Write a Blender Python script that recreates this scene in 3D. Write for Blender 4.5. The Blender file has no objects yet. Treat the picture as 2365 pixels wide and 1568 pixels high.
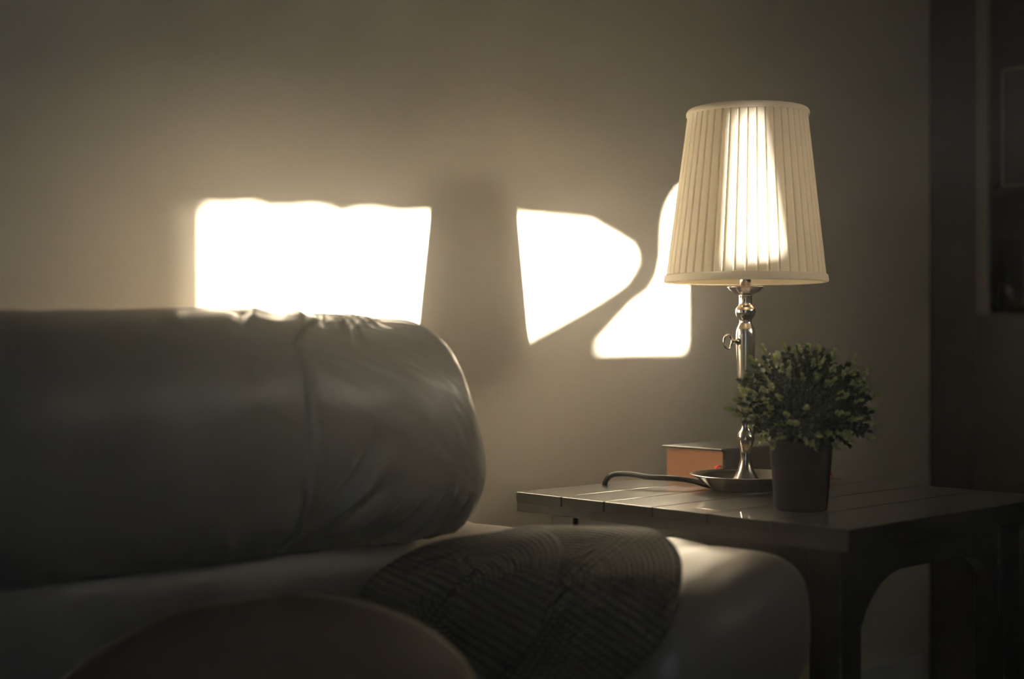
import bpy, bmesh, math, random
from mathutils import Vector, Matrix, noise
random.seed(7)
PI = math.pi
S = bpy.context.scene
COL = S.collection

# ------------------------------------------------------------------ camera
HEAD = math.radians(43.0)
FW = Vector((math.sin(HEAD), math.cos(HEAD), 0))
RT = Vector((math.cos(HEAD), -math.sin(HEAD), 0))
CAM = Vector((0, -1.686, 0.82))
FPX = 50 / 36 * 2365
cd = bpy.data.cameras.new('camera'); cam = bpy.data.objects.new('camera', cd); COL.objects.link(cam)
cam.location = CAM; cam.rotation_euler = (PI / 2, 0, -HEAD)
cd.lens = 50; cd.sensor_width = 36; cd.sensor_fit = 'HORIZONTAL'; cd.clip_start = 0.05
cd.dof.use_dof = True; cd.dof.focus_distance = 2.0; cd.dof.aperture_fstop = 2.4
S.camera = cam

# ------------------------------------------------------------------ view, world, light
S.view_settings.view_transform = 'Standard'; S.view_settings.look = 'None'
S.view_settings.gamma = 1; S.view_settings.exposure = 0.08; S.view_settings.use_curve_mapping = False
S.cycles.sample_clamp_indirect = 40; S.cycles.max_bounces = 8; S.cycles.diffuse_bounces = 5; S.cycles.transparent_max_bounces = 8
S.cycles.caustics_refractive = False; S.cycles.caustics_reflective = False

W = bpy.data.worlds.new('sky'); S.world = W; W.use_nodes = True
W.node_tree.nodes['Background'].inputs[0].default_value = (0.75, 0.8, 0.9, 1)
W.node_tree.nodes['Background'].inputs[1].default_value = 0.3

SX, SY, SZ = -0.3446, 1.0, -0.2579            # sun travel per metre into the room
def sun(name, strength, angle, color, dx=0, dz=0):
    d = bpy.data.lights.new(name, 'SUN'); d.energy = strength; d.angle = math.radians(angle); d.color = color
    o = bpy.data.objects.new(name, d); COL.objects.link(o)
    o.rotation_euler = Vector((SX + dx, SY, SZ + dz)).to_track_quat('-Z', 'Y').to_euler()
    o.location = (3, -4, 3); return o
sun('sun', 88.0, 0.8, (1.0, 0.93, 0.80))
sun('sun_glow', 3.0, 11.5, (1.0, 0.87, 0.68), -0.06, -0.025)  # wide soft sun added for the glow around the wall patch
sun('sun_wide_glow', 0.6, 30, (1.0, 0.87, 0.68))  # broader, weaker lamp added for the same glow

def area(name, loc, target, sx, sy, power, color):
    d = bpy.data.lights.new(name, 'AREA'); d.shape = 'RECTANGLE'; d.size = sx; d.size_y = sy
    d.energy = power; d.color = color
    o = bpy.data.objects.new(name, d); COL.objects.link(o); o.location = loc
    o.rotation_euler = (Vector(target) - Vector(loc)).to_track_quat('-Z', 'Y').to_euler(); return o
area('cool_fill', (-1.15, -2.9, 1.05), (-1.15, 0, 1.05), 0.8, 1.9, 4, (0.25, 0.66, 1.0))  # cool fill lamp added behind the camera to lift the dark areas

# ------------------------------------------------------------------ helpers
def px(x, y, z):
    "world point seen at photo pixel x, y at depth z in front of the camera"
    return CAM + FW * z + RT * ((x - 1182.5) / FPX * z) + Vector((0, 0, (784 - y) / FPX * z))
def wallpx(x, y):
    t = (x - 1182.5) / FPX
    z = 1.686 / (FW.y + RT.y * t)
    p = px(x, y, z); return p.x, p.z

def mat(name, col, rough=0.5, metal=0.0, bump=None, spec=0.5, var=None, coat=0.0):
    m = bpy.data.materials.new(name); m.use_nodes = True
    nt = m.node_tree; b = nt.nodes['Principled BSDF']
    b.inputs['Base Color'].default_value = (*col, 1); b.inputs['Roughness'].default_value = rough
    b.inputs['Metallic'].default_value = metal; b.inputs['Specular IOR Level'].default_value = spec
    b.inputs['Coat Weight'].default_value = coat
    tc = nt.nodes.new('ShaderNodeTexCoord')
    if var:
        sc, col2, stretch = var
        mp = nt.nodes.new('ShaderNodeMapping'); mp.inputs['Scale'].default_value = stretch
        nz = nt.nodes.new('ShaderNodeTexNoise'); nz.inputs['Scale'].default_value = sc; nz.inputs['Detail'].default_value = 6
        mx = nt.nodes.new('ShaderNodeMix'); mx.data_type = 'RGBA'
        mx.inputs[6].default_value = (*col, 1); mx.inputs[7].default_value = (*col2, 1)
        nt.links.new(tc.outputs['Object'], mp.inputs[0]); nt.links.new(mp.outputs[0], nz.inputs[0])
        nt.links.new(nz.outputs[0], mx.inputs[0]); nt.links.new(mx.outputs[2], b.inputs['Base Color'])
    if bump:
        sc, st, dist = bump
        nz = nt.nodes.new('ShaderNodeTexNoise'); nz.inputs['Scale'].default_value = sc; nz.inputs['Detail'].default_value = 4
        bp = nt.nodes.new('ShaderNodeBump'); bp.inputs['Strength'].default_value = st; bp.inputs['Distance'].default_value = dist
        nt.links.new(tc.outputs['Object'], nz.inputs[0]); nt.links.new(nz.outputs[0], bp.inputs['Height'])
        nt.links.new(bp.outputs[0], b.inputs['Normal'])
    return m

def fabric(name, col, trans, rough=0.9):
    m = bpy.data.materials.new(name); m.use_nodes = True; nt = m.node_tree; nt.nodes.clear()
    o = nt.nodes.new('ShaderNodeOutputMaterial'); mx = nt.nodes.new('ShaderNodeMixShader')
    d = nt.nodes.new('ShaderNodeBsdfDiffuse'); t = nt.nodes.new('ShaderNodeBsdfTranslucent')
    tc = nt.nodes.new('ShaderNodeTexCoord'); nz = nt.nodes.new('ShaderNodeTexNoise'); nz.inputs['Scale'].default_value = 900
    bp = nt.nodes.new('ShaderNodeBump'); bp.inputs['Strength'].default_value = 0.15; bp.inputs['Distance'].default_value = 0.0005
    nt.links.new(tc.outputs['Object'], nz.inputs[0]); nt.links.new(nz.outputs[0], bp.inputs['Height'])
    nt.links.new(bp.outputs[0], d.inputs['Normal'])
    d.inputs[0].default_value = (*col, 1); t.inputs[0].default_value = (*col, 1); mx.inputs[0].default_value = trans
    nt.links.new(d.outputs[0], mx.inputs[1]); nt.links.new(t.outputs[0], mx.inputs[2]); nt.links.new(mx.outputs[0], o.inputs[0])
    return m

def clear(name, tint, opacity, gloss_rough=0.02, kind='glossy'):
    m = bpy.data.materials.new(name); m.use_nodes = True; nt = m.node_tree; nt.nodes.clear()
    o = nt.nodes.new('ShaderNodeOutputMaterial'); mx = nt.nodes.new('ShaderNodeMixShader')
    a = nt.nodes.new('ShaderNodeBsdfTransparent'); a.inputs[0].default_value = (*tint, 1)
    if kind == 'glossy':
        g = nt.nodes.new('ShaderNodeBsdfGlossy'); g.inputs['Roughness'].default_value = gloss_rough
        fr = nt.nodes.new('ShaderNodeLayerWeight'); fr.inputs[0].default_value = opacity
        nt.links.new(fr.outputs[0], mx.inputs[0])
    else:
        g = nt.nodes.new('ShaderNodeBsdfDiffuse'); g.inputs[0].default_value = (0.8, 0.76, 0.68, 1)
        mx.inputs[0].default_value = opacity
    nt.links.new(a.outputs[0], mx.inputs[1]); nt.links.new(g.outputs[0], mx.inputs[2]); nt.links.new(mx.outputs[0], o.inputs[0])
    return m

def obj(name, bm, m, parent=None, smooth=True, bevel=0, loc=None, label=None):
    me = bpy.data.meshes.new(name)
    bmesh.ops.recalc_face_normals(bm, faces=bm.faces)
    bm.to_mesh(me); bm.free()
    for mm in (m if isinstance(m, (list, tuple)) else [m]): me.materials.append(mm)
    if smooth:
        for p in me.polygons: p.use_smooth = True
    o = bpy.data.objects.new(name, me); COL.objects.link(o)
    if parent:
        o.parent = parent; o.matrix_parent_inverse = Matrix.Translation(parent.location).inverted()
    if bevel:
        b = o.modifiers.new('bevel', 'BEVEL'); b.width = bevel; b.segments = 3; b.limit_method = 'ANGLE'
    if label: o['label'] = label
    return o
def thing(name, label, cat, loc, group=None):
    o = bpy.data.objects.new(name, None); COL.objects.link(o); o.location = loc
    o['label'] = label; o['category'] = cat
    if group: o['group'] = group
    o.empty_display_size = 0.05; return o
def tag(o, label, cat, group=None):
    o['label'] = label; o['category'] = cat
    if group: o['group'] = group
    return o
def struct(name, bm, m, parent=None, **k):
    o = obj(name, bm, m, parent, smooth=False, **k); o['kind'] = 'structure'; return o

def box(bm, x0, x1, y0, y1, z0, z1):
    r = bmesh.ops.create_cube(bm, size=1)
    bmesh.ops.scale(bm, vec=(x1 - x0, y1 - y0, z1 - z0), verts=r['verts'])
    bmesh.ops.translate(bm, vec=((x0 + x1) / 2, (y0 + y1) / 2, (z0 + z1) / 2), verts=r['verts']); return bm
def B(*a):
    bm = bmesh.new()
    for i in range(0, len(a), 6): box(bm, *a[i:i + 6])
    return bm
def grid(bm, rows, closed_u=False, closed_v=False):
    "rows: list of lists of points -> quads"
    vs = [[bm.verts.new(p) for p in r] for r in rows]
    n = len(vs); k = len(vs[0])
    for i in range(n if closed_v else n - 1):
        for j in range(k if closed_u else k - 1):
            a, b = vs[i][j], vs[i][(j + 1) % k]; c, d = vs[(i + 1) % n][(j + 1) % k], vs[(i + 1) % n][j]
            try: bm.faces.new((a, b, c, d))
            except ValueError: pass
    return vs
def lathe(prof, cx, cy, n=48, bm=None, cap=True):
    bm = bm or bmesh.new()
    rows = [[(cx + r * math.cos(2 * PI * j / n), cy + r * math.sin(2 * PI * j / n), z) for j in range(n)] for r, z in prof]
    vs = grid(bm, rows, closed_u=True)
    if cap:
        bm.faces.new(vs[0]); bm.faces.new(vs[-1])
    return bm
def catmull(pts, n=8):
    P = [Vector(p) for p in pts]; P = [2 * P[0] - P[1]] + P + [2 * P[-1] - P[-2]]; out = []
    for i in range(1, len(P) - 2):
        for k in range(n):
            t = k / n; a, b, c, d = P[i - 1], P[i], P[i + 1], P[i + 2]
            out.append(0.5 * ((2 * b) + (c - a) * t + (2 * a - 5 * b + 4 * c - d) * t * t + (3 * b - a - 3 * c + d) * t ** 3))
    out.append(P[-2]); return out
def tube(pts, r, n=12, bm=None, closed=False):
    bm = bm or bmesh.new(); P = [Vector(p) for p in pts]; rows = []; up = None
    L = len(P)
    for i, p in enumerate(P):
        if closed: t = (P[(i + 1) % L] - P[i - 1]).normalized()
        else: t = (P[min(i + 1, L - 1)] - P[max(i - 1, 0)]).normalized()
        if up is None:
            up = Vector((0, 0, 1)) if abs(t.z) < 0.9 else Vector((1, 0, 0))
        a = t.cross(up).normalized(); b = a.cross(t).normalized(); up = b
        rr = r(i / (L - 1)) if callable(r) else r
        rows.append([p + (a * math.cos(2 * PI * j / n) + b * math.sin(2 * PI * j / n)) * rr for j in range(n)])
    vs = grid(bm, rows, closed_u=True, closed_v=closed)
    if not closed: bm.faces.new(vs[0]); bm.faces.new(vs[-1])
    return bm
def sgnpow(v, e): return math.copysign(abs(v) ** e, v)
def smooth01(t): t = max(0, min(1, t)); return t * t * (3 - 2 * t)

# ------------------------------------------------------------------ materials
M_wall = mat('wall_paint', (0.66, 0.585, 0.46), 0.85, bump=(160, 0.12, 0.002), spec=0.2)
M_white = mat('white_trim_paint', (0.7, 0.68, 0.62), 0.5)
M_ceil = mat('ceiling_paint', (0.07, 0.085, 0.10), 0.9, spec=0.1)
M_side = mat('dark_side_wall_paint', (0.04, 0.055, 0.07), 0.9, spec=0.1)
M_floor = mat('dark_floor_boards', (0.03, 0.03, 0.032), 0.5, var=(6, (0.045, 0.042, 0.042), (1, 12, 1)))
M_leather = mat('taupe_leather', (0.27, 0.235, 0.20), 0.36, bump=(260, 0.2, 0.0010), var=(5, (0.22, 0.195, 0.17), (1, 1, 1)), spec=0.75)
M_stitch = mat('leather_seam_thread', (0.2, 0.17, 0.14), 0.6)
M_wood = mat('black_brown_wood', (0.014, 0.012, 0.011), 0.34, bump=(60, 0.12, 0.001), var=(4, (0.022, 0.019, 0.016), (2, 30, 30)), spec=0.75, coat=0.8)
M_nickel = mat('brushed_nickel', (0.62, 0.55, 0.49), 0.2, metal=1.0)
M_pleat = fabric('pleated_cream_fabric', (0.90, 0.84, 0.72), 0.48)
M_liner = fabric('shade_liner', (0.84, 0.77, 0.64), 0.55)
M_cord = mat('black_cord_rubber', (0.012, 0.012, 0.013), 0.45)
M_cover = mat('black_book_leather', (0.03, 0.026, 0.024), 0.3, bump=(300, 0.2, 0.0006), coat=0.5)
M_pages = mat('russet_page_edges', (0.58, 0.25, 0.115), 0.6, var=(30, (0.42, 0.18, 0.08), (1, 1, 60)))
M_red = mat('red_ribbon', (0.75, 0.02, 0.02), 0.5)
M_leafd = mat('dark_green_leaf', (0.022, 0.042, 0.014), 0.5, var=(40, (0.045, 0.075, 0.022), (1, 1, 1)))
M_leafl = mat('pale_lit_leaf', (0.52, 0.54, 0.2), 0.5, var=(40, (0.28, 0.34, 0.1), (1, 1, 1)))  # pale tips; light catching them is painted into the colour
M_stem = mat('green_stem', (0.06, 0.07, 0.03), 0.6)
M_pot = mat('dark_pot_glaze', (0.006, 0.006, 0.007), 0.7, spec=0.15)
M_soil = mat('dark_soil', (0.02, 0.015, 0.01), 0.9, bump=(80, 0.6, 0.01))
M_cushion = mat('brown_cushion_cloth', (0.17, 0.12, 0.09), 0.8, bump=(700, 0.5, 0.001))
M_piping = mat('brown_cushion_piping', (0.42, 0.32, 0.21), 0.6)
M_cab = mat('dark_cabinet_wood', (0.012, 0.011, 0.010), 0.5, var=(4, (0.018, 0.015, 0.013), (20, 20, 2)))
M_bead = mat('pale_cabinet_moulding', (0.11, 0.095, 0.075), 0.5)  # moulding paler than the cabinet wood
M_gold = mat('pale_gilt_frame', (0.42, 0.33, 0.2), 0.4, metal=0.3)
M_print = mat('dim_photograph_print', (0.03, 0.028, 0.025), 0.5, var=(9, (0.07, 0.055, 0.04), (1, 1, 1)))
M_pane = clear('window_glass', (0.97, 0.97, 0.97), 0.1)
M_cabpane = clear('cabinet_glass', (0.8, 0.8, 0.8), 0.15)
M_tumbler = clear('clear_drinking_glass', (0.75, 0.77, 0.77), 0.55, 0.05)
M_blind = fabric('roller_blind_cloth', (0.62, 0.56, 0.46), 0.10)
M_curtain = fabric('linen_curtain_cloth', (0.42, 0.36, 0.28), 0.06)
M_sheer = clear('sheer_voile', (0.95, 0.93, 0.88), 0.98, kind='diffuse')

def woven(name, c1, c2):
    m = bpy.data.materials.new(name); m.use_nodes = True; nt = m.node_tree; b = nt.nodes['Principled BSDF']
    b.inputs['Roughness'].default_value = 0.6
    uv = nt.nodes.new('ShaderNodeUVMap'); sep = nt.nodes.new('ShaderNodeSeparateXYZ'); nt.links.new(uv.outputs[0], sep.inputs[0])
    def mth(op, a, bb):
        n = nt.nodes.new('ShaderNodeMath'); n.operation = op
        for i, v in enumerate((a, bb)):
            if v is None: continue
            if isinstance(v, (int, float)): n.inputs[i].default_value = v
            else: nt.links.new(v, n.inputs[i])
        return n.outputs[0]
    ring = mth('MULTIPLY', sep.outputs[1], 1 / 0.0058)
    fl = mth('FLOOR', ring, None)
    seg = mth('ADD', mth('MULTIPLY', mth('MULTIPLY', sep.outputs[0], 6.283), mth('MULTIPLY', fl, 1.0)), mth('MULTIPLY', fl, 0.5))
    w1 = mth('ABSOLUTE', mth('SINE', mth('MULTIPLY', ring, PI), None), None)
    w2 = mth('ABSOLUTE', mth('SINE', mth('MULTIPLY', seg, 2.0), None), None)
    h = mth('MULTIPLY', mth('POWER', w1, 0.6), mth('ADD', mth('MULTIPLY', w2, 0.6), 0.4))
    bp = nt.nodes.new('ShaderNodeBump'); bp.inputs['Strength'].default_value = 1.0; bp.inputs['Distance'].default_value = 0.0028
    nt.links.new(h, bp.inputs['Height']); nt.links.new(bp.outputs[0], b.inputs['Normal'])
    mx = nt.nodes.new('ShaderNodeMix'); mx.data_type = 'RGBA'; mx.inputs[6].default_value = (*c1, 1); mx.inputs[7].default_value = (*c2, 1)
    nt.links.new(h, mx.inputs[0]); nt.links.new(mx.outputs[2], b.inputs['Base Color'])
    return m
M_mat = woven('woven_straw_braid', (0.018, 0.015, 0.011), (0.17, 0.145, 0.10))

# ------------------------------------------------------------------ room
RX0, RX1, RY = -2.3, 4.2, -2.6
struct('floor', B(RX0 - .2, RX1 + .2, RY - .5, .2, -0.1, 0), M_floor)
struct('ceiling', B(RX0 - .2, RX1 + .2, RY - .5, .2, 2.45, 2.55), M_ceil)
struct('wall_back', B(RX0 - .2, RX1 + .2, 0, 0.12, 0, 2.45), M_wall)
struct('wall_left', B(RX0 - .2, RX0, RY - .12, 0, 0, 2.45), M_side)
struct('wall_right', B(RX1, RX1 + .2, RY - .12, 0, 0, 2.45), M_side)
# window wall: window opening x 1.80..2.96, z 1.46..2.05; added fill-light opening x -1.55..-0.75
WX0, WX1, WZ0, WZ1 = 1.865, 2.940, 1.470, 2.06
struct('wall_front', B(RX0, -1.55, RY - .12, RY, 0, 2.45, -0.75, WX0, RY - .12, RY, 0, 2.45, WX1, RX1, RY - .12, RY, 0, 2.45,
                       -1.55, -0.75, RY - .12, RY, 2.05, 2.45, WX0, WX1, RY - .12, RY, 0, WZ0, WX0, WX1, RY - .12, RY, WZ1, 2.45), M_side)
struct('baseboard_back', B(RX0, 2.80, -0.016, 0, 0, 0.13), M_white)
# frame of the unseen doorway added for the cool fill lamp
struct('added_doorway', B(-1.62, -1.55, RY - .12, RY + .012, 0, 2.12, -0.75, -0.68, RY - .12, RY + .012, 0, 2.12, -1.62, -0.68, RY - .12, RY + .012, 2.05, 2.12), M_white)
# window with its post between two sashes
win = struct('window_1', B(2.316, 2.458, RY - .05, RY, WZ0, WZ1, WX0, WX1, RY - .09, RY - .05, WZ1 - .03, WZ1), M_white)
o = obj('window_sill', B(WX0 - .05, WX1 + .05, RY - .01, RY + .03, WZ0 - .03, WZ0 - .002), M_white, win, smooth=False)
for a, b in ((WX0, 2.316), (2.458, WX1)):
    obj('window_pane', B(a, b, RY - .075, RY - .071, WZ0, WZ1 - .03), M_pane, win, smooth=False)

# roller blind, pulled most of the way down
bt = 0.994 + 0.6615
bm = bmesh.new(); rows = []
for i in range(2):
    row = []
    for j in range(121):
        x = WX0 - .02 + (2.40 - WX0 + .02) * j / 120
        dip = 0.004 * math.exp(-((x - 1.99) / .012) ** 2) + 0.005 * math.exp(-((x - 2.115) / .014) ** 2) + 0.002 * math.sin(x * 60)
        row.append((x, RY + .035, (bt - dip + .014 * j / 120) if i == 0 else 2.08))
    rows.append(row)
grid(bm, rows)
o = obj('roller_blind', bm, M_blind, smooth=False); sm = o.modifiers.new('s', 'SOLIDIFY'); sm.thickness = 0.002
tag(o, 'pale roller blind drawn low over one sash of the window behind the camera', 'blind', 'roller blinds at the window')
o = obj('roller_blind', B(2.40, WX1 + .02, RY + .034, RY + .037, 1.105 + .6615, 2.08), M_blind, smooth=False)
tag(o, 'pale roller blind, the higher drawn of the two, half hidden by the curtain', 'blind', 'roller blinds at the window')

# curtain gathered and tied back across the right half of the window
DC = 2.55; cx_, cz_ = DC * 0.3446, DC * 0.2579
Lb = [(1150, 200), (1150, 350), (1150, 500), (1362, 518), (1427, 555), (1462, 576), (1470, 602), (1446, 643), (1422, 660), (1373, 692), (1297, 735), (1220, 775), (1120, 842), (1060, 892)]
Rb = [(1650, 200), (1645, 330), (1605, 400), (1580, 430), (1556, 456), (1540, 490), (1534, 530), (1533, 594), (1521, 645), (1502, 680), (1462, 708), (1410, 765), (1340, 845), (1240, 960)]
def lin(pts, n):
    out = []
    for a, b in zip(pts[:-1], pts[1:]):
        for k in range(n): out.append(Vector(a).lerp(Vector(b), k / n))
    return out + [Vector(pts[-1])]
Lw = lin([(*wallpx(*p), 0) for p in Lb], 5); Rw = lin([(*wallpx(*p), 0) for p in Rb], 5)
rows = []
for a, b in zip(Lw, Rw):
    row = []
    for j in range(41):
        t = j / 40; p = a.lerp(b, t); wdt = (b - a).length
        row.append((p.x + cx_, -DC + 0.012 * math.sin(t * 22) * min(1, wdt / .1), p.y + cz_))
    rows.append(row)
bm = bmesh.new(); grid(bm, rows)
o = obj('tied_back_curtain', bm, M_curtain); sm = o.modifiers.new('s', 'SOLIDIFY'); sm.thickness = 0.002
tag(o, 'linen curtain swept sideways and tied back across the window behind the camera', 'curtain')
# narrow sheer at the left reveal
rows = [[(WX0 - .02 + .052 * j / 16, RY + .02 + .004 * math.sin(j * 1.6), z) for j in range(17)] for z in (1.40, 2.06)]
bm = bmesh.new(); grid(bm, rows)
tag(obj('sheer_curtain', bm, M_sheer), 'narrow sheer voile gathered at one side of the window behind the camera', 'curtain')

# ------------------------------------------------------------------ sofa
sofa = thing('sofa', 'taupe leather sofa with plump wrinkled back cushion standing along the wall', 'sofa', (0.3, -0.45, 0))
# wrinkles: (X, arc angle a) segments on the headrest; a: 90=top, 180=front, 270=bottom
WR = []
def wr(x0, a0, x1, a1, A, w): WR.append((Vector((x0, a0)), Vector((x1, a1)), A, w))
K = 0.16     # metres of arc per radian, roughly
def D(a): return math.radians(a) * K
for x0, a0, x1, a1, A, w in [
    (0.87, 97, 0.80, 132, -.005, .010), (0.885, 97, 0.822, 126, .004, .006), (0.93, 90, 0.872, 118, -.004, .008), (0.955, 90, 0.90, 122, .004, .006),
    (0.985, 90, 0.92, 130, -.005, .007), (1.012, 92, 0.935, 142, .007, .0055), (1.026, 92, 0.952, 138, -.007, .007), (1.04, 90, 0.975, 132, .006, .006),
    (1.06, 90, 1.00, 122, -.005, .007), (1.082, 90, 1.02, 120, .006, .006), (1.10, 90, 1.045, 118, -.005, .006), (1.12, 90, 1.07, 116, .005, .006), (1.145, 90, 1.10, 112, -.004, .006),
    (0.885, 208, 0.945, 180, -.007, .008), (0.895, 216, 0.965, 184, .007, .007), (0.91, 224, 0.985, 190, -.007, .008), (0.93, 228, 1.00, 198, .005, .008), (0.80, 215, 0.82, 190, -.005, .015),
    (1.00, 245, 1.035, 205, -.006, .009), (1.025, 248, 1.062, 200, .008, .008), (1.05, 250, 1.088, 202, -.008, .009), (1.075, 250, 1.115, 198, .009, .008), (1.10, 250, 1.14, 204, -.008, .009), (1.125, 250, 1.165, 205, .008, .008), (1.15, 250, 1.19, 208, -.007, .008), (1.18, 248, 1.215, 215, .006, .008),
    (0.82, 215, 0.86, 180, -.004, .02), (0.70, 120, 0.66, 150, -.003, .02), (0.78, 100, 0.72, 128, .003, .01)]:
    wr(x0, D(a0), x1, D(a1), A, w)
def seg_d(p, a, b):
    ab = b - a; t = max(0, min(1, (p - a).dot(ab) / ab.length_squared)); q = a + ab * t
    return (p - q).length, math.sin(PI * min(1, max(0, t)) * 0.9 + 0.15)
def pillow(x0, x1, yc, zc, ry, rz, e=2.6, nx=150, na=120, cap0=.10, cap1=.10, warp=None, disp=None, axis='X', ec=2.3, fine=None):
    rows = []
    ts = []
    xs = [x0 + (x1 - x0) * i / nx for i in range(nx + 1)]
    if fine: xs = [x0 + (fine - x0) * i / nx for i in range(nx)] + [fine + (x1 - fine) * i / 330 for i in range(331)]
    for x in xs:
        s = 1.0
        if cap1 and x > x1 - cap1: s = max(0, 1 - ((x - (x1 - cap1)) / cap1) ** ec) ** (1 / ec)
        if cap0 and x < x0 + cap0: s = max(0, 1 - (((x0 + cap0) - x) / cap0) ** ec) ** (1 / ec)
        ts.append((x, s))
    # finer rings at the caps
    extra = []
    for k in range(1, 14):
        f = 1 - (1 - k / 14) ** 2
        if cap1:
            x = x1 - (1 - f) * (xs[-1] - xs[-2])
            extra.append((x, max(0, 1 - ((x - (x1 - cap1)) / cap1) ** ec) ** (1 / ec)))
    ts = sorted(set(ts + extra))
    for x, s in ts:
        row = []
        s = max(s, .004)
        for j in range(na):
            a = 2 * PI * j / na
            c, sn = math.cos(a), math.sin(a)
            y = ry * sgnpow(c, 2 / e); z = rz * sgnpow(sn, 2 / e)
            rr = 1.0
            if disp: rr += disp(x, a, s)
            p = Vector((x, yc + y * s * rr, zc + z * s * rr))
            if warp: p = warp(p, a, s)
            row.append((p.x, p.y, p.z) if axis == 'X' else (p.y, p.x, p.z))
        rows.append(row)
    bm = bmesh.new(); vs = grid(bm, rows, closed_u=True)
    bm.faces.new(vs[0]); bm.faces.new(vs[-1]); return bm
def head_disp(x, a, s):
    d = 0
    ap = D(math.degrees(a))
    for p0, p1, A, w in WR:
        if abs(x - p0.x) > .25: continue
        dd, f = seg_d(Vector((x, ap)), p0, p1)
        if dd < w * 4: d += A * math.exp(-(dd / w) ** 2) * f
    # vertical seam where the end panel is sewn on
    xs = 1.005 - .142 * smooth01((math.degrees(a) - 85) / 60)
    on = 1 if 60 < math.degrees(a) < 265 else 0
    d += (-0.005 * math.exp(-((x - xs) / .0022) ** 2) + 0.0018 * math.exp(-((x - xs - .007) / .004) ** 2)) * on
    n = noise.noise(Vector((x * 6, a * 1.4, 3.1))) * .016 + noise.noise(Vector((x * 15, a * 4, 7.7))) * .012 + noise.noise(Vector((x * 40 - a * 14, a * 5, 2.7))) * .006 * smooth01((x - .7) / .2)
    return (d / .16) + n
def head_warp(p, a, s):
    zt = (p.z - .59) / .25
    k = smooth01((p.x - .9) / .35)
    if zt > 0: p.x -= .105 * zt * zt * k
    p.x -= .125 * smooth01((-.18 - p.y) / .30) * smooth01((p.x - 1.0) / .28)
    # crown of the back varies a little along its length
    up = max(0, (p.z - .72) / .13)
    p.z += up * (0.006 * math.exp(-((p.x - .85) / .12) ** 2) - 0.004 * math.exp(-((p.x - 1.02) / .06) ** 2) - .004 * smooth01((.6 - p.x) / .3))
    return p
obj('back_cushion', pillow(-.85, 1.295, -.27, .712, .182, 0.138, 2.65, nx=90, na=380, fine=.62, warp=head_warp, disp=head_disp, cap1=.11), M_leather, sofa)
def soft(x, a, s): return noise.noise(Vector((x * 7, a * 1.6, 1.3))) * .03
obj('lumbar_cushion', pillow(-.85, 1.14, -.235, .500, .125, .122, 3.4, nx=60, na=64, disp=soft), M_leather, sofa)
obj('seat_cushion', pillow(-.85, 1.125, -.62, .322, .33, .082, 4.5, nx=60, na=72, disp=soft, cap0=.06, cap1=.06), M_leather, sofa)
obj('base', B(-.85, 1.10, -.90, -.10, .06, .31), M_leather, sofa, smooth=False, bevel=.02)
obj('back_frame', B(-.85, 1.22, -.20, -.07, .06, .66), M_leather, sofa, smooth=False, bevel=.03)
def arm_warp(p, a, s):      # here p.x runs along depth (world Y), p.y is world X
    p.z += 0.018 * smooth01((-p.x - .15) / .5) * smooth01((p.z - .46) / .08)
    if p.z > .46: p.z -= .21 * max(0, 1.30 - p.y) * smooth01((p.z - .46) / .07)
    return p
def arm_disp(x, a, s):
    d = noise.noise(Vector((x * 9, a * 1.6, 5.3))) * .03
    dg = math.degrees(a) % 360
    for x0, w, A in ((-.13, .010, .05), (-.155, .008, -.05), (-.18, .010, .04), (-.57, .02, .02), (-.62, .015, -.02)):
        d += A * math.exp(-((x - x0 - .0003 * (dg - 90)) / w) ** 2)
    return d
obj('arm_pad', pillow(-.775, -.09, 1.215, .494, .137, .080, 2.7, nx=130, na=72, cap0=.09, ec=2.8, cap1=.04, warp=arm_warp, disp=arm_disp, axis='Y'), M_leather, sofa)
obj('arm_panel', B(1.135, 1.33, -.735, -.09, .06, .50), M_leather, sofa, smooth=False, bevel=.045)
obj('arm_panel', B(-1.05, -.85, -.735, -.09, .06, .50), M_leather, sofa, smooth=False, bevel=.045)
obj('arm_pad', pillow(-.785, -.09, -.95, .494, .130, .080, 2.15, nx=60, na=48, cap0=.17, cap1=.04, axis='Y'), M_leather, sofa)
for fx in (-.98, 1.20):
    for fy in (-.68, -.15):
        obj('foot', lathe([(.028, 0), (.03, .03), (.034, .065)], fx, fy, 20), M_wood, sofa)

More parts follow.
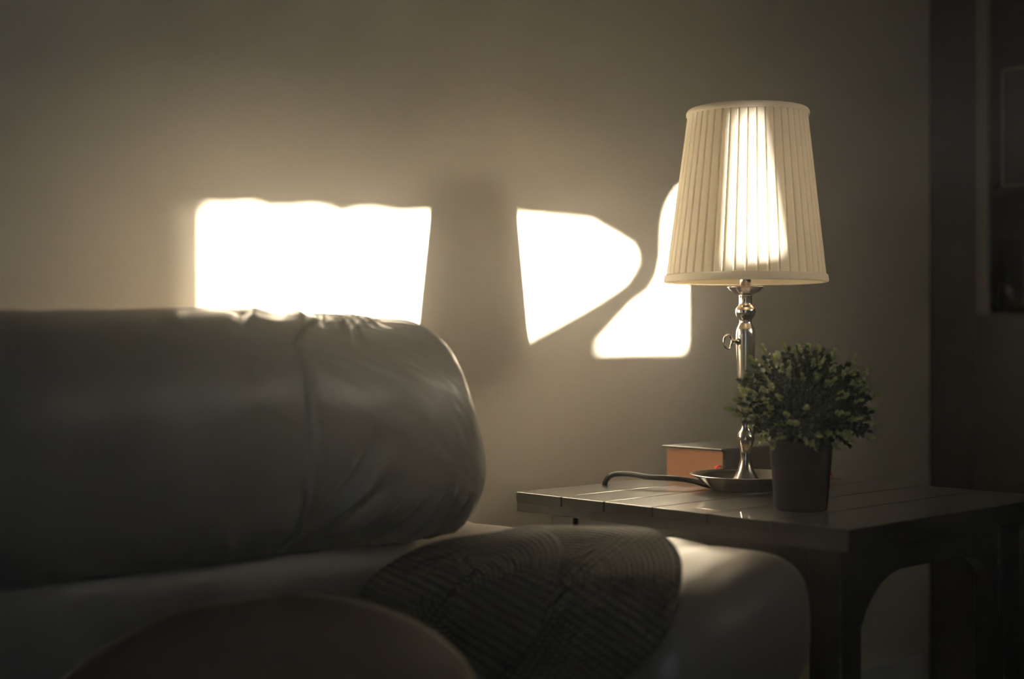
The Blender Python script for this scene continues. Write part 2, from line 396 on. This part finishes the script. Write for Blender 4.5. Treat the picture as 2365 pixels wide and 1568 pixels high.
# ------------------------------------------------------------------ end table
TX0, TX1, TY0, TY1, TZ = 1.375, 1.875, -.77, -.22, .605
tab = thing('end_table', 'black-brown square wooden end table beside the sofa arm', 'table', ((TX0 + TX1) / 2, (TY0 + TY1) / 2, 0))
lines = [-.31, -.39, -.475, -.565, -.66]
bm = bmesh.new(); e = [TY0] + sorted(lines) + [TY1]
for a, b in zip(e[:-1], e[1:]):
    box(bm, TX0, TX1, a + (.0009 if a > TY0 else 0), b - (.0009 if b < TY1 else 0), TZ - .014, TZ)
box(bm, TX0 + .0005, TX1 - .0005, TY0 + .0005, TY1 - .0005, TZ - .027, TZ - .0135)
obj('tabletop', bm, M_wood, tab, smooth=False, bevel=.0012)
AZ0, AZ1 = .537, TZ - .027
IN = .035
def apron(x0, x1, y0, y1):
    "board with arched lower edge curving down into the legs"
    along_x = (x1 - x0) > (y1 - y0); n = 40
    L0, L1 = (x0, x1) if along_x else (y0, y1)
    top, bot = [], []
    for i in range(n + 1):
        u = L0 + (L1 - L0) * i / n
        d = min(u - L0, L1 - u); R = .10
        z = AZ0 - (0 if d > R else R * (1 - math.sqrt(max(0, 1 - ((R - d) / R) ** 2))) )
        top.append((u, AZ1)); bot.append((u, z))
    bm = bmesh.new()
    def P(u, w, z): return (u, w, z) if along_x else (w, u, z)
    w0, w1 = (y0, y1) if along_x else (x0, x1)
    rows = [[P(u, w0, z) for u, z in top], [P(u, w0, z) for u, z in bot], [P(u, w1, z) for u, z in bot], [P(u, w1, z) for u, z in top]]
    vs = grid(bm, rows, closed_v=True)
    bm.faces.new([r[0] for r in vs]); bm.faces.new([r[-1] for r in vs]); return bm
LG = .045
xa, xb, ya, yb = TX0 + IN, TX1 - IN, TY0 + IN, TY1 - IN
obj('apron', apron(xa + LG, xb - LG, ya + .006, ya + .026), M_wood, tab, smooth=False)
obj('apron', apron(xa + LG, xb - LG, yb - .026, yb - .006), M_wood, tab, smooth=False)
obj('apron', apron(xa + .006, xa + .026, ya + LG, yb - LG), M_wood, tab, smooth=False)
obj('apron', apron(xb - .026, xb - .006, ya + LG, yb - LG), M_wood, tab, smooth=False)
for lx in (xa, xb - LG):
    for ly in (ya, yb - LG):
        obj('leg', B(lx, lx + LG, ly, ly + LG, 0, AZ1), M_wood, tab, smooth=False, bevel=.003)

# ------------------------------------------------------------------ lamp
LC = px(1722, 784, 2.04); lx, ly = LC.x, LC.y
U = 2.04 / FPX
def H(y): return CAM.z + (784 - y) * U
lamp = thing('table_lamp', 'brushed metal table lamp with pleated cream shade on the end table', 'lamp', (lx, ly, TZ))
# saucer base
obj('base_dish', lathe([(.001, TZ + .002), (.046, TZ + .0008), (.050, TZ + .001), (.0525, TZ + .003), (.061, TZ + .010), (.070, TZ + .0165), (.0765, TZ + .0205), (.0795, TZ + .0212), (.080, TZ + .0222),
                        (.0785, TZ + .0228), (.0750, TZ + .0215), (.068, TZ + .0165), (.058, TZ + .0095), (.050, TZ + .0045), (.001, TZ + .0042)], lx, ly, 72, cap=False), M_nickel, lamp)
st = [(1124, 40), (1116, 38), (1108, 32), (1098, 26), (1085, 19), (1070, 14.5), (1058, 12.5), (1048, 12.5), (1040, 13), (1030, 16), (1018, 19.5), (1010, 20.5), (1003, 19), (996, 14.5), (988, 11.5), (980, 11.5),
      (972, 13), (960, 15), (940, 17), (900, 18.5), (860, 20), (820, 21), (790, 22), (775, 22.2), (765, 21.5), (756, 19), (748, 15), (742, 13.5), (738, 14.5), (733, 18.5), (727, 22), (720, 23.5), (713, 22.5),
      (708, 19), (705, 16), (702, 15), (684, 15), (682, 16)]
obj('stem', lathe([(w * U, H(y)) for y, w in st], lx, ly, 48), M_nickel, lamp)
obj('drip_pan', lathe([(w * U, H(y)) for y, w in [(683, 14), (680, 20), (676, 28), (671, 34), (665, 40), (663, 42), (662, 41), (664, 38), (670, 30), (674, 20), (675, 12)]], lx, ly, 48), M_nickel, lamp)
obj('socket', lathe([(w * U, H(y)) for y, w in [(676, 13), (640, 12.5), (600, 12.5), (598, 24), (560, 24), (556, 18)]], lx, ly, 32), M_nickel, lamp)
M_bulb = mat('frosted_bulb_glass', (0.8, 0.78, 0.72), 0.4)
obj('bulb', lathe([(w * U, H(y)) for y, w in [(556, 14), (535, 18), (510, 34), (480, 44), (455, 42), (435, 28), (428, 8)]], lx, ly, 28), M_bulb, lamp)
# turn key
kc = px(1707, 789, 2.04) - FW * .006
key = tube([kc, px(1697, 789, 2.03), px(1689, 789, 2.03)], lambda t: [.0058, .0030, .0024][min(2, int(t * 3))], 14)
obj('key_collar', lathe([(.001, -.006), (.0075, -.0035), (.0082, 0), (.0065, .004), (.001, .0065)], 0, 0, 20), M_nickel, lamp).matrix_world = Matrix.Translation(px(1704, 789, 2.03))
ring = []
for i in range(32):
    t = 2 * PI * i / 32
    ring.append(px(1681, 789, 2.03) + RT * (.0062 * math.cos(t)) + Vector((0, 0, .0098 * math.sin(t))) + FW * (.004 * math.cos(t)))
tube(ring, .0016, 10, bm=key, closed=True)
obj('switch_key', key, M_nickel, lamp)
# shade
tilt = .0028
def shade_pt(r, ang, z):
    t = (z - H(648)) / (H(262) - H(648))
    off = RT * (tilt * t)
    return (lx + r * math.cos(ang) + off.x, ly + r * math.sin(ang) + off.y, z)
zt_, zb_ = H(254), H(650)
rt_, rb_ = 137.5 * U, 186 * U
NP, SP = 46, 12
rows = []
for i in range(25):
    t = i / 24; z = zb_ + (zt_ - zb_) * t; R = rb_ + (rt_ - rb_) * t
    row = []
    for k in range(NP):
        for s in range(SP):
            f = s / SP; ang = 2 * PI * (k + f) / NP
            if f < .74: dr = .00012 * math.sin(PI * f / .74)
            else:
                g = (f - .74) / .26; dr = -.0017 * math.sin(PI * g) ** .5
            row.append(shade_pt(R - .0012 + dr, ang, z))
    rows.append(row)
bm = bmesh.new(); grid(bm, rows, closed_u=True)
shade = obj('lamp_shade', bm, M_pleat, lamp, smooth=False)
bm = bmesh.new()
grid(bm, [[shade_pt(rb_ + (rt_ - rb_) * t - .0048, 2 * PI * j / 96, zb_ + (zt_ - zb_) * t) for j in range(96)] for t in (0.0, .25, .5, .75, 1.0)], closed_u=True)
obj('liner', bm, M_liner, shade)
def band(z0, z1, name):
    rows = []
    for zz, dr in ((z0, -.005), (z0 - .0008, -.002), (z0, .0008), (z0 + .002, .0014), (z1 - .002, .0014), (z1, .0006), (z1 + .0005, -.001)):
        t = (zz - zb_) / (zt_ - zb_); R = rb_ + (rt_ - rb_) * t
        rows.append([shade_pt(R + dr, 2 * PI * j / 128, zz) for j in range(128)])
    bm = bmesh.new(); grid(bm, rows, closed_u=True); obj(name, bm, M_pleat, shade)
band(zb_ - .001, zb_ + 15 * U, 'bottom_trim')
tb = zt_ - 15 * U
rows = []
for zz, dr in ((tb, .0006), (tb + .002, .0014), (zt_ - .004, .0014), (zt_ - .0015, .0002), (zt_, -.0022), (zt_ - .001, -.006)):
    t = (zz - zb_) / (zt_ - zb_); R = rb_ + (rt_ - rb_) * t
    rows.append([shade_pt(R + dr, 2 * PI * j / 128, zz) for j in range(128)])
bm = bmesh.new(); grid(bm, rows, closed_u=True); obj('top_trim', bm, M_pleat, shade)
bm = bmesh.new()
for k in range(3):
    a = 2 * PI * k / 3 + .4
    tube([(lx, ly, H(560)), shade_pt(rt_ * .5, a, H(420)), shade_pt(rt_ - .006, a, H(268))], .0014, 8, bm=bm)
obj('shade_spider', bm, M_nickel, shade)
# cord
cp = [(1392, 1150, 2.11), (1396, 1122, 2.10), (1400, 1109, 2.098), (1412, 1097.5, 2.09), (1432, 1094.5, 2.085), (1460, 1096, 2.075), (1495, 1101.5, 2.06), (1530, 1104, 2.05), (1565, 1106, 2.045), (1600, 1111, 2.04), (1640, 1122, 2.035), (1668, 1124, 2.035)]
obj('cord', tube(catmull([px(*p) for p in cp], 6), .0039, 12), M_cord, lamp)

# ------------------------------------------------------------------ book
bk = thing('book', 'thick black-covered book with russet page edges lying behind the lamp', 'book', (1.77, -.285, TZ))
bx0, bx1, by0, by1 = 1.684, 1.860, -.345, -.223
bm = bmesh.new()       # page block with a rounded fore edge
rows = []
for z in (TZ + .003, TZ + .0475):
    rows.append([(bx0 + .005, by0 + .006, z), (bx0 + .005, by1 - .006, z), (bx1 - .005, by1 - .006, z), (bx1 - .005, by0 + .006, z)])
vs = grid(bm, rows, closed_u=True); bm.faces.new(vs[0]); bm.faces.new(vs[1])
obj('page_block', bm, M_pages, bk, smooth=False)
bm = B(bx0, bx1, by0 + .004, by1, TZ + .0475, TZ + .0505, bx0, bx1, by0 + .004, by1, TZ + .0005, TZ + .003)
n = 14; rows = []
for x in (bx0, bx1):
    rows.append([(x, by0 + .006 - .012 * math.sin(PI * k / n), TZ + .0255 - .025 * math.cos(PI * k / n)) for k in range(n + 1)]
                + [(x, by0 + .006 - .009 * math.sin(PI * k / n), TZ + .0255 + .0225 * math.cos(PI * k / n)) for k in range(n + 1)])
vs = grid(bm, rows, closed_u=True)
cov = obj('cover', bm, M_cover, bk, smooth=False, bevel=.0008)
def ribbon(pts, w, wv):
    bm = bmesh.new(); P = catmull(pts, 5)
    grid(bm, [[p - Vector(wv) * w, p + Vector(wv) * w] for p in P]); return bm
r_ = obj('ribbon', ribbon([(bx0 + .006, by0 + .012, TZ + .026), (bx0 - .002, by0 + .011, TZ + .024), (bx0 - .006, by0 + .012, TZ + .016), (bx0 - .005, by0 + .010, TZ + .009)], .0032, (0, 1, .0)), M_red, bk, label='short red ribbon tail at the near end of the pages')
r_.modifiers.new('s', 'SOLIDIFY').thickness = .0005
pr = px(1918, 1090, 2.20)
r_ = obj('ribbon', ribbon([(bx1 - .006, by0 + .02, TZ + .02), (bx1 + .004, by0 + .01, TZ + .018), pr + Vector((-.008, .004, -.002)), pr + Vector((0, 0, .002)), pr + Vector((.002, -.001, -.008))], .004, (0, .5, .8)), M_red, bk, label='red ribbon end sticking out beyond the plant pot')
r_.modifiers.new('s', 'SOLIDIFY').thickness = .0005

# ------------------------------------------------------------------ plant
PC = px(1850, 1100, 1.80); pcx, pcy = PC.x, PC.y
pl = thing('potted_plant', 'small bushy green plant in a dark pot in front of the lamp', 'plant', (pcx, pcy, TZ))
obj('pot', lathe([(.001, TZ), (.031, TZ), (.033, TZ + .002), (.0365, TZ + .045), (.0395, TZ + .082), (.0415, TZ + .084), (.0415, TZ + .090), (.040, TZ + .091), (.038, TZ + .088), (.036, TZ + .076), (.001, TZ + .074)], pcx, pcy, 48, cap=False), M_pot, pl)
obj('soil', lathe([(.001, TZ + .0755), (.0365, TZ + .0765)], pcx, pcy, 32, cap=False), M_soil, pl)
bmL = bmesh.new(); bmS = bmesh.new()
def leaf(bm, p, d, up, L, Wd, mi):
    d = d.normalized(); s = d.cross(up)
    if s.length < 1e-3: s = d.cross(Vector((1, 0, 0)))
    s.normalize(); n = s.cross(d).normalized()
    pr = [(0, .12, 0), (.3, .8, .04), (.6, 1, .06), (.85, .6, .02), (1, .05, -.04)]
    Lr = []; Cr = []; Rr = []
    for t, w, c in pr:
        q = p + d * (L * t) + n * (L * c)
        Lr.append(bm.verts.new(q + s * (Wd * w) + n * (Wd * .25 * w))); Cr.append(bm.verts.new(q)); Rr.append(bm.verts.new(q - s * (Wd * w) + n * (Wd * .25 * w)))
    for i in range(4):
        for a, b in ((Lr, Cr), (Cr, Rr)):
            f = bm.faces.new((a[i], a[i + 1], b[i + 1], b[i])); f.material_index = mi; f.smooth = True
rb = Vector((pcx, pcy, TZ + .078))
ctr = px(1858, 925, 1.80)
rnd = random.Random(11)
spr = []
explicit = [(1765, 808), (1812, 800), (1845, 805), (1925, 815), (1970, 832), (1990, 885), (2022, 912), (2012, 945), (2018, 980), (2005, 1010), (1700, 925), (1688, 945), (1705, 958), (1750, 920), (1765, 925),
            (1738, 965), (1790, 970), (1800, 850), (1850, 850), (1760, 860), (1720, 900), (1950, 860), (1890, 810), (1740, 835), (2000, 860)]
for (ex, ey) in explicit:
    spr.append((px(ex, ey, 1.80 + rnd.uniform(-.05, .04)), True))
for k in range(520):
    a = rnd.uniform(0, 2 * PI); v = rnd.uniform(-1.0, 1)
    rr = (1 - abs(v) ** 2.4) ** .5 if v > 0 else (1 - abs(v) ** 3.5) ** .5
    q = rnd.uniform(.72, 1.0) * (1 + .10 * noise.noise(Vector((math.cos(a) * 2, math.sin(a) * 2, v * 2 + 4))))
    p = ctr + Vector((math.cos(a) * rr * .082 * q, math.sin(a) * rr * .082 * q, v * (.066 if v > 0 else .060) * q))
    spr.append((p, rnd.random() < .33))
for p, light in spr:
    base = rb + Vector((rnd.uniform(-.02, .02), rnd.uniform(-.02, .02), 0))
    mid = base.lerp(p, .5) + Vector((rnd.uniform(-.01, .01), rnd.uniform(-.01, .01), .01))
    if p.z < base.z + .02: mid.z += .02
    path = catmull([base, mid, p], 4)
    tube(path, lambda t: .0010 - .0005 * t, 4, bm=bmS)
    ax = (path[-1] - path[-2]).normalized()
    out = (p - ctr).normalized()
    ax = (ax * .5 + out * .8 + Vector((0, 0, .25))).normalized()
    side = ax.cross(Vector((.3, .5, .8))).normalized(); s2 = ax.cross(side)
    for r in range(4):
        nl = 4 if r < 3 else 5
        bpnt = p - ax * (.020 - .0065 * r)
        for j in range(nl):
            ph = 2 * PI * j / nl + r * .8 + rnd.uniform(-.3, .3)
            rad = side * math.cos(ph) + s2 * math.sin(ph)
            sp = .95 - .22 * r
            dd = ax * (1 - .3 * sp) + rad * sp
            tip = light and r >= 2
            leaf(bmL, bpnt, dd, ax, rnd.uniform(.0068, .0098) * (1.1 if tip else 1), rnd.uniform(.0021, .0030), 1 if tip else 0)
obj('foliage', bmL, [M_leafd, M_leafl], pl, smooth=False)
obj('stems', bmS, M_stem, pl)

# ------------------------------------------------------------------ woven mats
def disc_mesh(fn, R, nr=64, na=160, th=.005):
    "fn(x, y) -> (point, normal); a disc laid through that map, with thickness"
    bm = bmesh.new(); uvl = bm.loops.layers.uv.new('UVMap')
    def sheet(off, rr):
        vs = []
        for i in range(nr + 1):
            r = rr * i / nr if i else 0.0006; row = []
            for j in range(na):
                a = 2 * PI * j / na; p, n = fn(r * math.cos(a), r * math.sin(a))
                row.append(bm.verts.new(p + n * (off + .0006 * abs(math.sin(PI * r / .0058)) * (1 if off > 0 else 0))))
            vs.append(row)
        return vs
    top = sheet(th / 2, R); bot = sheet(-th / 2, R)
    def face(vsq, uvs):
        f = bm.faces.new(vsq)
        for l, u in zip(f.loops, uvs): l[uvl].uv = u
    for vs in (top, bot):
        for i in range(nr):
            for j in range(na):
                j2 = (j + 1) % na
                u0, u1 = j / na, (j + 1) / na; r0, r1 = R * i / nr, R * (i + 1) / nr
                face((vs[i][j], vs[i][j2], vs[i + 1][j2], vs[i + 1][j]), ((u0, r0), (u1, r0), (u1, r1), (u0, r1)))
    # rounded rim
    rim = []
    for k in (0,):
        row = []
        for j in range(na):
            a = 2 * PI * j / na; p, n = fn((R + .003) * math.cos(a), (R + .003) * math.sin(a)); row.append(bm.verts.new(p))
        rim.append(row)
    for A_, B_ in ((top[-1], rim[0]), (rim[0], bot[-1])):
        for j in range(na):
            j2 = (j + 1) % na
            face((A_[j], A_[j2], B_[j2], B_[j]), ((j / na, R), ((j + 1) / na, R), ((j + 1) / na, R + .003), (j / na, R + .003)))
    return bm
def folded(c, A, b_up, b_dn, wave=0):
    "mat slumped over the arm: bends about the horizontal-ish direction A"
    A = Vector(A).normalized(); P = Vector((-A.y, A.x, 0)).normalized()
    if P.x < 0: P = -P
    pts = [Vector((0, 0))]; N = 60; ds = .18 / N
    prof = {0: (0.0, 0.0)}
    for sg in (1, -1):
        x = z = 0.0
        for i in range(1, N + 1):
            v = sg * i * ds; k = smooth01((v + .055) / .11)
            b = b_dn + (b_up - b_dn) * k - (.9 * smooth01((v - .07) / .09))
            x += sg * ds * math.cos(b); z += sg * ds * math.sin(b); prof[sg * i] = (x, z, b)
    prof[0] = (0.0, 0.0, (b_up + b_dn) / 2)
    def f(u, v):
        q = max(-N + 1, min(N - 1, v / ds)); i = math.floor(q); t = q - i
        a, b = prof[i], prof[i + 1]
        x = a[0] + (b[0] - a[0]) * t; z = a[1] + (b[1] - a[1]) * t; be = a[2] + (b[2] - a[2]) * t
        p = c + A * u + P * x + Vector((0, 0, z + wave * (u / .13) ** 2))
        n = (Vector((0, 0, 1)) * math.cos(be) - P * math.sin(be)).normalized()
        return p, n
    return f
RAD = math.radians
o = obj('placemat', disc_mesh(folded(px(1288, 1350, 1.50), (.45, -.89, .03), RAD(25), RAD(64)), .129), M_mat)
tag(o, 'round woven straw placemat draped over the sofa arm, nearer the end table', 'placemat', 'round woven placemats on the sofa arm')
o = obj('placemat', disc_mesh(folded(px(1045, 1372, 1.52), (.40, -.90, .16), RAD(27), RAD(66)), .121), M_mat)
tag(o, 'round woven straw placemat in the corner of sofa arm and back, overlapping the other', 'placemat', 'round woven placemats on the sofa arm')

# ------------------------------------------------------------------ round cushion on the seat
cc = px(600, 1655, 1.20); tl = math.radians(22)
tdir = -(FW * math.cos(0)); 
R0 = .183
cu = thing('round_cushion', 'round brown cushion with piped rim lying tilted on the sofa seat', 'cushion', (cc.x, cc.y, cc.z - .05))
e1 = RT.copy(); e2 = (FW * math.cos(tl) + Vector((0, 0, math.sin(tl)))).normalized(); e3 = e1.cross(e2).normalized()
def cpt(r, a, h): return cc + e1 * (r * math.cos(a)) + e2 * (r * math.sin(a)) + e3 * h
rows = []
NR = 26
for i in range(NR + 1):
    r = R0 * math.sin(PI / 2 * i / NR) if i else .0005
    h = .030 * (max(0, 1 - (r / R0) ** 2)) ** .55
    rows.append([cpt(r, 2 * PI * j / 96, h + .0012 * math.sin(9 * 2 * PI * j / 96 + r * 40) * (r / R0) ** 3) for j in range(96)])
for i in range(NR - 1, -1, -1):
    r = R0 * math.sin(PI / 2 * i / NR) if i else .0005
    rows.append([cpt(r, 2 * PI * j / 96, -.058 * (max(0, 1 - (r / R0) ** 2)) ** .5) for j in range(96)])
bm = bmesh.new(); grid(bm, rows, closed_u=True)
obj('pad', bm, M_cushion, cu)
obj('piping', tube([cpt(R0 + .001, 2 * PI * j / 128, 0) for j in range(128)], .0042, 12, closed=True), M_piping, cu)

# ------------------------------------------------------------------ display cabinet
KX, KX1, KY = 2.838, 3.70, -.42
cab = thing('display_cabinet', 'tall dark wooden display cabinet with glazed sides standing right of the table', 'cabinet', (3.27, -.21, 0))
obj('side_frame', B(KX, KX + .022, -.118, -.004, 0, 2.0, KX, KX + .022, KY, KY + .055, 0, 2.0, KX, KX + .022, KY + .055, -.118, 1.90, 2.0, KX, KX + .022, KY + .055, -.118, 0, .875), M_cab, cab, smooth=False, bevel=.002)
obj('glazing_bead', B(KX - .003, KX + .018, -.146, -.118, .875, 1.90), M_bead, cab, smooth=False, bevel=.004)
obj('glass_pane', B(KX + .009, KX + .013, KY + .055, -.146, .875, 1.90), M_cabpane, cab, smooth=False)
obj('side_panel', B(KX1 - .022, KX1, KY, -.004, 0, 2.0), M_cab, cab, smooth=False)
obj('back_panel', B(KX + .022, KX1 - .022, -.016, -.004, 0, 2.0), M_cab, cab, smooth=False)
obj('cabinet_top', B(KX - .015, KX1 + .015, KY - .015, -.004, 2.0, 2.03), M_cab, cab, smooth=False, bevel=.004)
for z in (.06, .86, 1.13, 1.52): obj('shelf', B(KX + .022, KX1 - .022, KY + .03, -.016, z, z + .018), M_cab, cab, smooth=False)
for a, b in ((KX + .022, 3.268), (3.27, KX1 - .022)):
    d = obj('door', B(a, a + .045, KY, KY + .022, .06, 1.98, b - .045, b, KY, KY + .022, .06, 1.98, a, b, KY, KY + .022, .06, .12, a, b, KY, KY + .022, 1.92, 1.98, a, b, KY, KY + .022, .84, .90, a + .04, b - .04, KY + .006, KY + .016, .1, .86), M_cab, cab, smooth=False, bevel=.0015)
    obj('glass_pane', B(a + .04, b - .04, KY + .009, KY + .013, .90, 1.92), M_cabpane, d, smooth=False)
    kx = b - .02 if a < 3 else a + .02
    obj('knob', lathe([(.004, 0), (.005, .008), (.011, .014), (.012, .018), (.008, .023), (.001, .025)], 0, 0, 16), M_nickel, d).matrix_world = Matrix.Translation((kx, KY, 1.02)) @ Matrix.Rotation(PI / 2, 4, 'X')
# framed picture inside, seen through the side glass
A0 = px(2307, 157, 3.08); 
fr = thing('picture_frame', 'pale thin picture frame standing behind the side glass of the cabinet', 'picture frame', (2.885, -.24, 1.148))
y0f, y1f, z0f, z1f = -.375, A0.y, 1.148, A0.z
fx0 = 2.879
t_ = .0065
obj('frame', B(fx0, fx0 + .014, y0f, y0f + t_, z0f, z1f, fx0, fx0 + .014, y1f - t_, y1f, z0f, z1f, fx0, fx0 + .014, y0f, y1f, z1f - t_, z1f, fx0, fx0 + .014, y0f, y1f, z0f, z0f + t_), M_gold, fr, smooth=False, bevel=.001)
obj('print', B(fx0 + .006, fx0 + .009, y0f + .004, y1f - .004, z0f + .004, z1f - .004), M_print, fr, smooth=False)
def tumbler(loc, h, r, label):
    pr = [(.001, 0), (r * .8, 0), (r * .84, .002), (r, h), (r - .0015, h), (r * .8, .012), (.001, .010)]
    o = obj('drinking_glass', lathe(pr, loc[0], loc[1], 32, cap=False), M_tumbler)
    for v in o.data.vertices: v.co.z += loc[2]
    return tag(o, label, 'glass', 'glasses on the cabinet shelf')
g = px(2330, 600, 3.12); tumbler((2.93, -.15, .879), .16, .030, 'tall clear drinking glass inside the cabinet, closest to the wall')
tumbler((2.92, -.225, .879), .19, .030, 'taller clear drinking glass inside the cabinet, at the picture edge')
tumbler((3.0, -.30, .879), .15, .032, 'clear drinking glass inside the cabinet, furthest from the wall')

# ------------------------------------------------------------------ thin scattering volume added to imitate lens bloom
m = bpy.data.materials.new('bloom_scatter'); m.use_nodes = True; nt = m.node_tree; nt.nodes.clear()
o_ = nt.nodes.new('ShaderNodeOutputMaterial'); v = nt.nodes.new('ShaderNodeVolumeScatter')
v.inputs['Density'].default_value = 0.026; v.inputs['Anisotropy'].default_value = 0.86; v.inputs['Color'].default_value = (1, 1, 1, 1)
nt.links.new(v.outputs[0], o_.inputs['Volume'])
hz = obj('bloom', B(RX0 - .3, RX1 + .3, RY - .6, .3, -.2, 2.65), m, smooth=False)
tag(hz, 'thin scattering volume added for a glow around bright surfaces', 'bloom'); hz['kind'] = 'stuff'
S.cycles.volume_bounces = 1
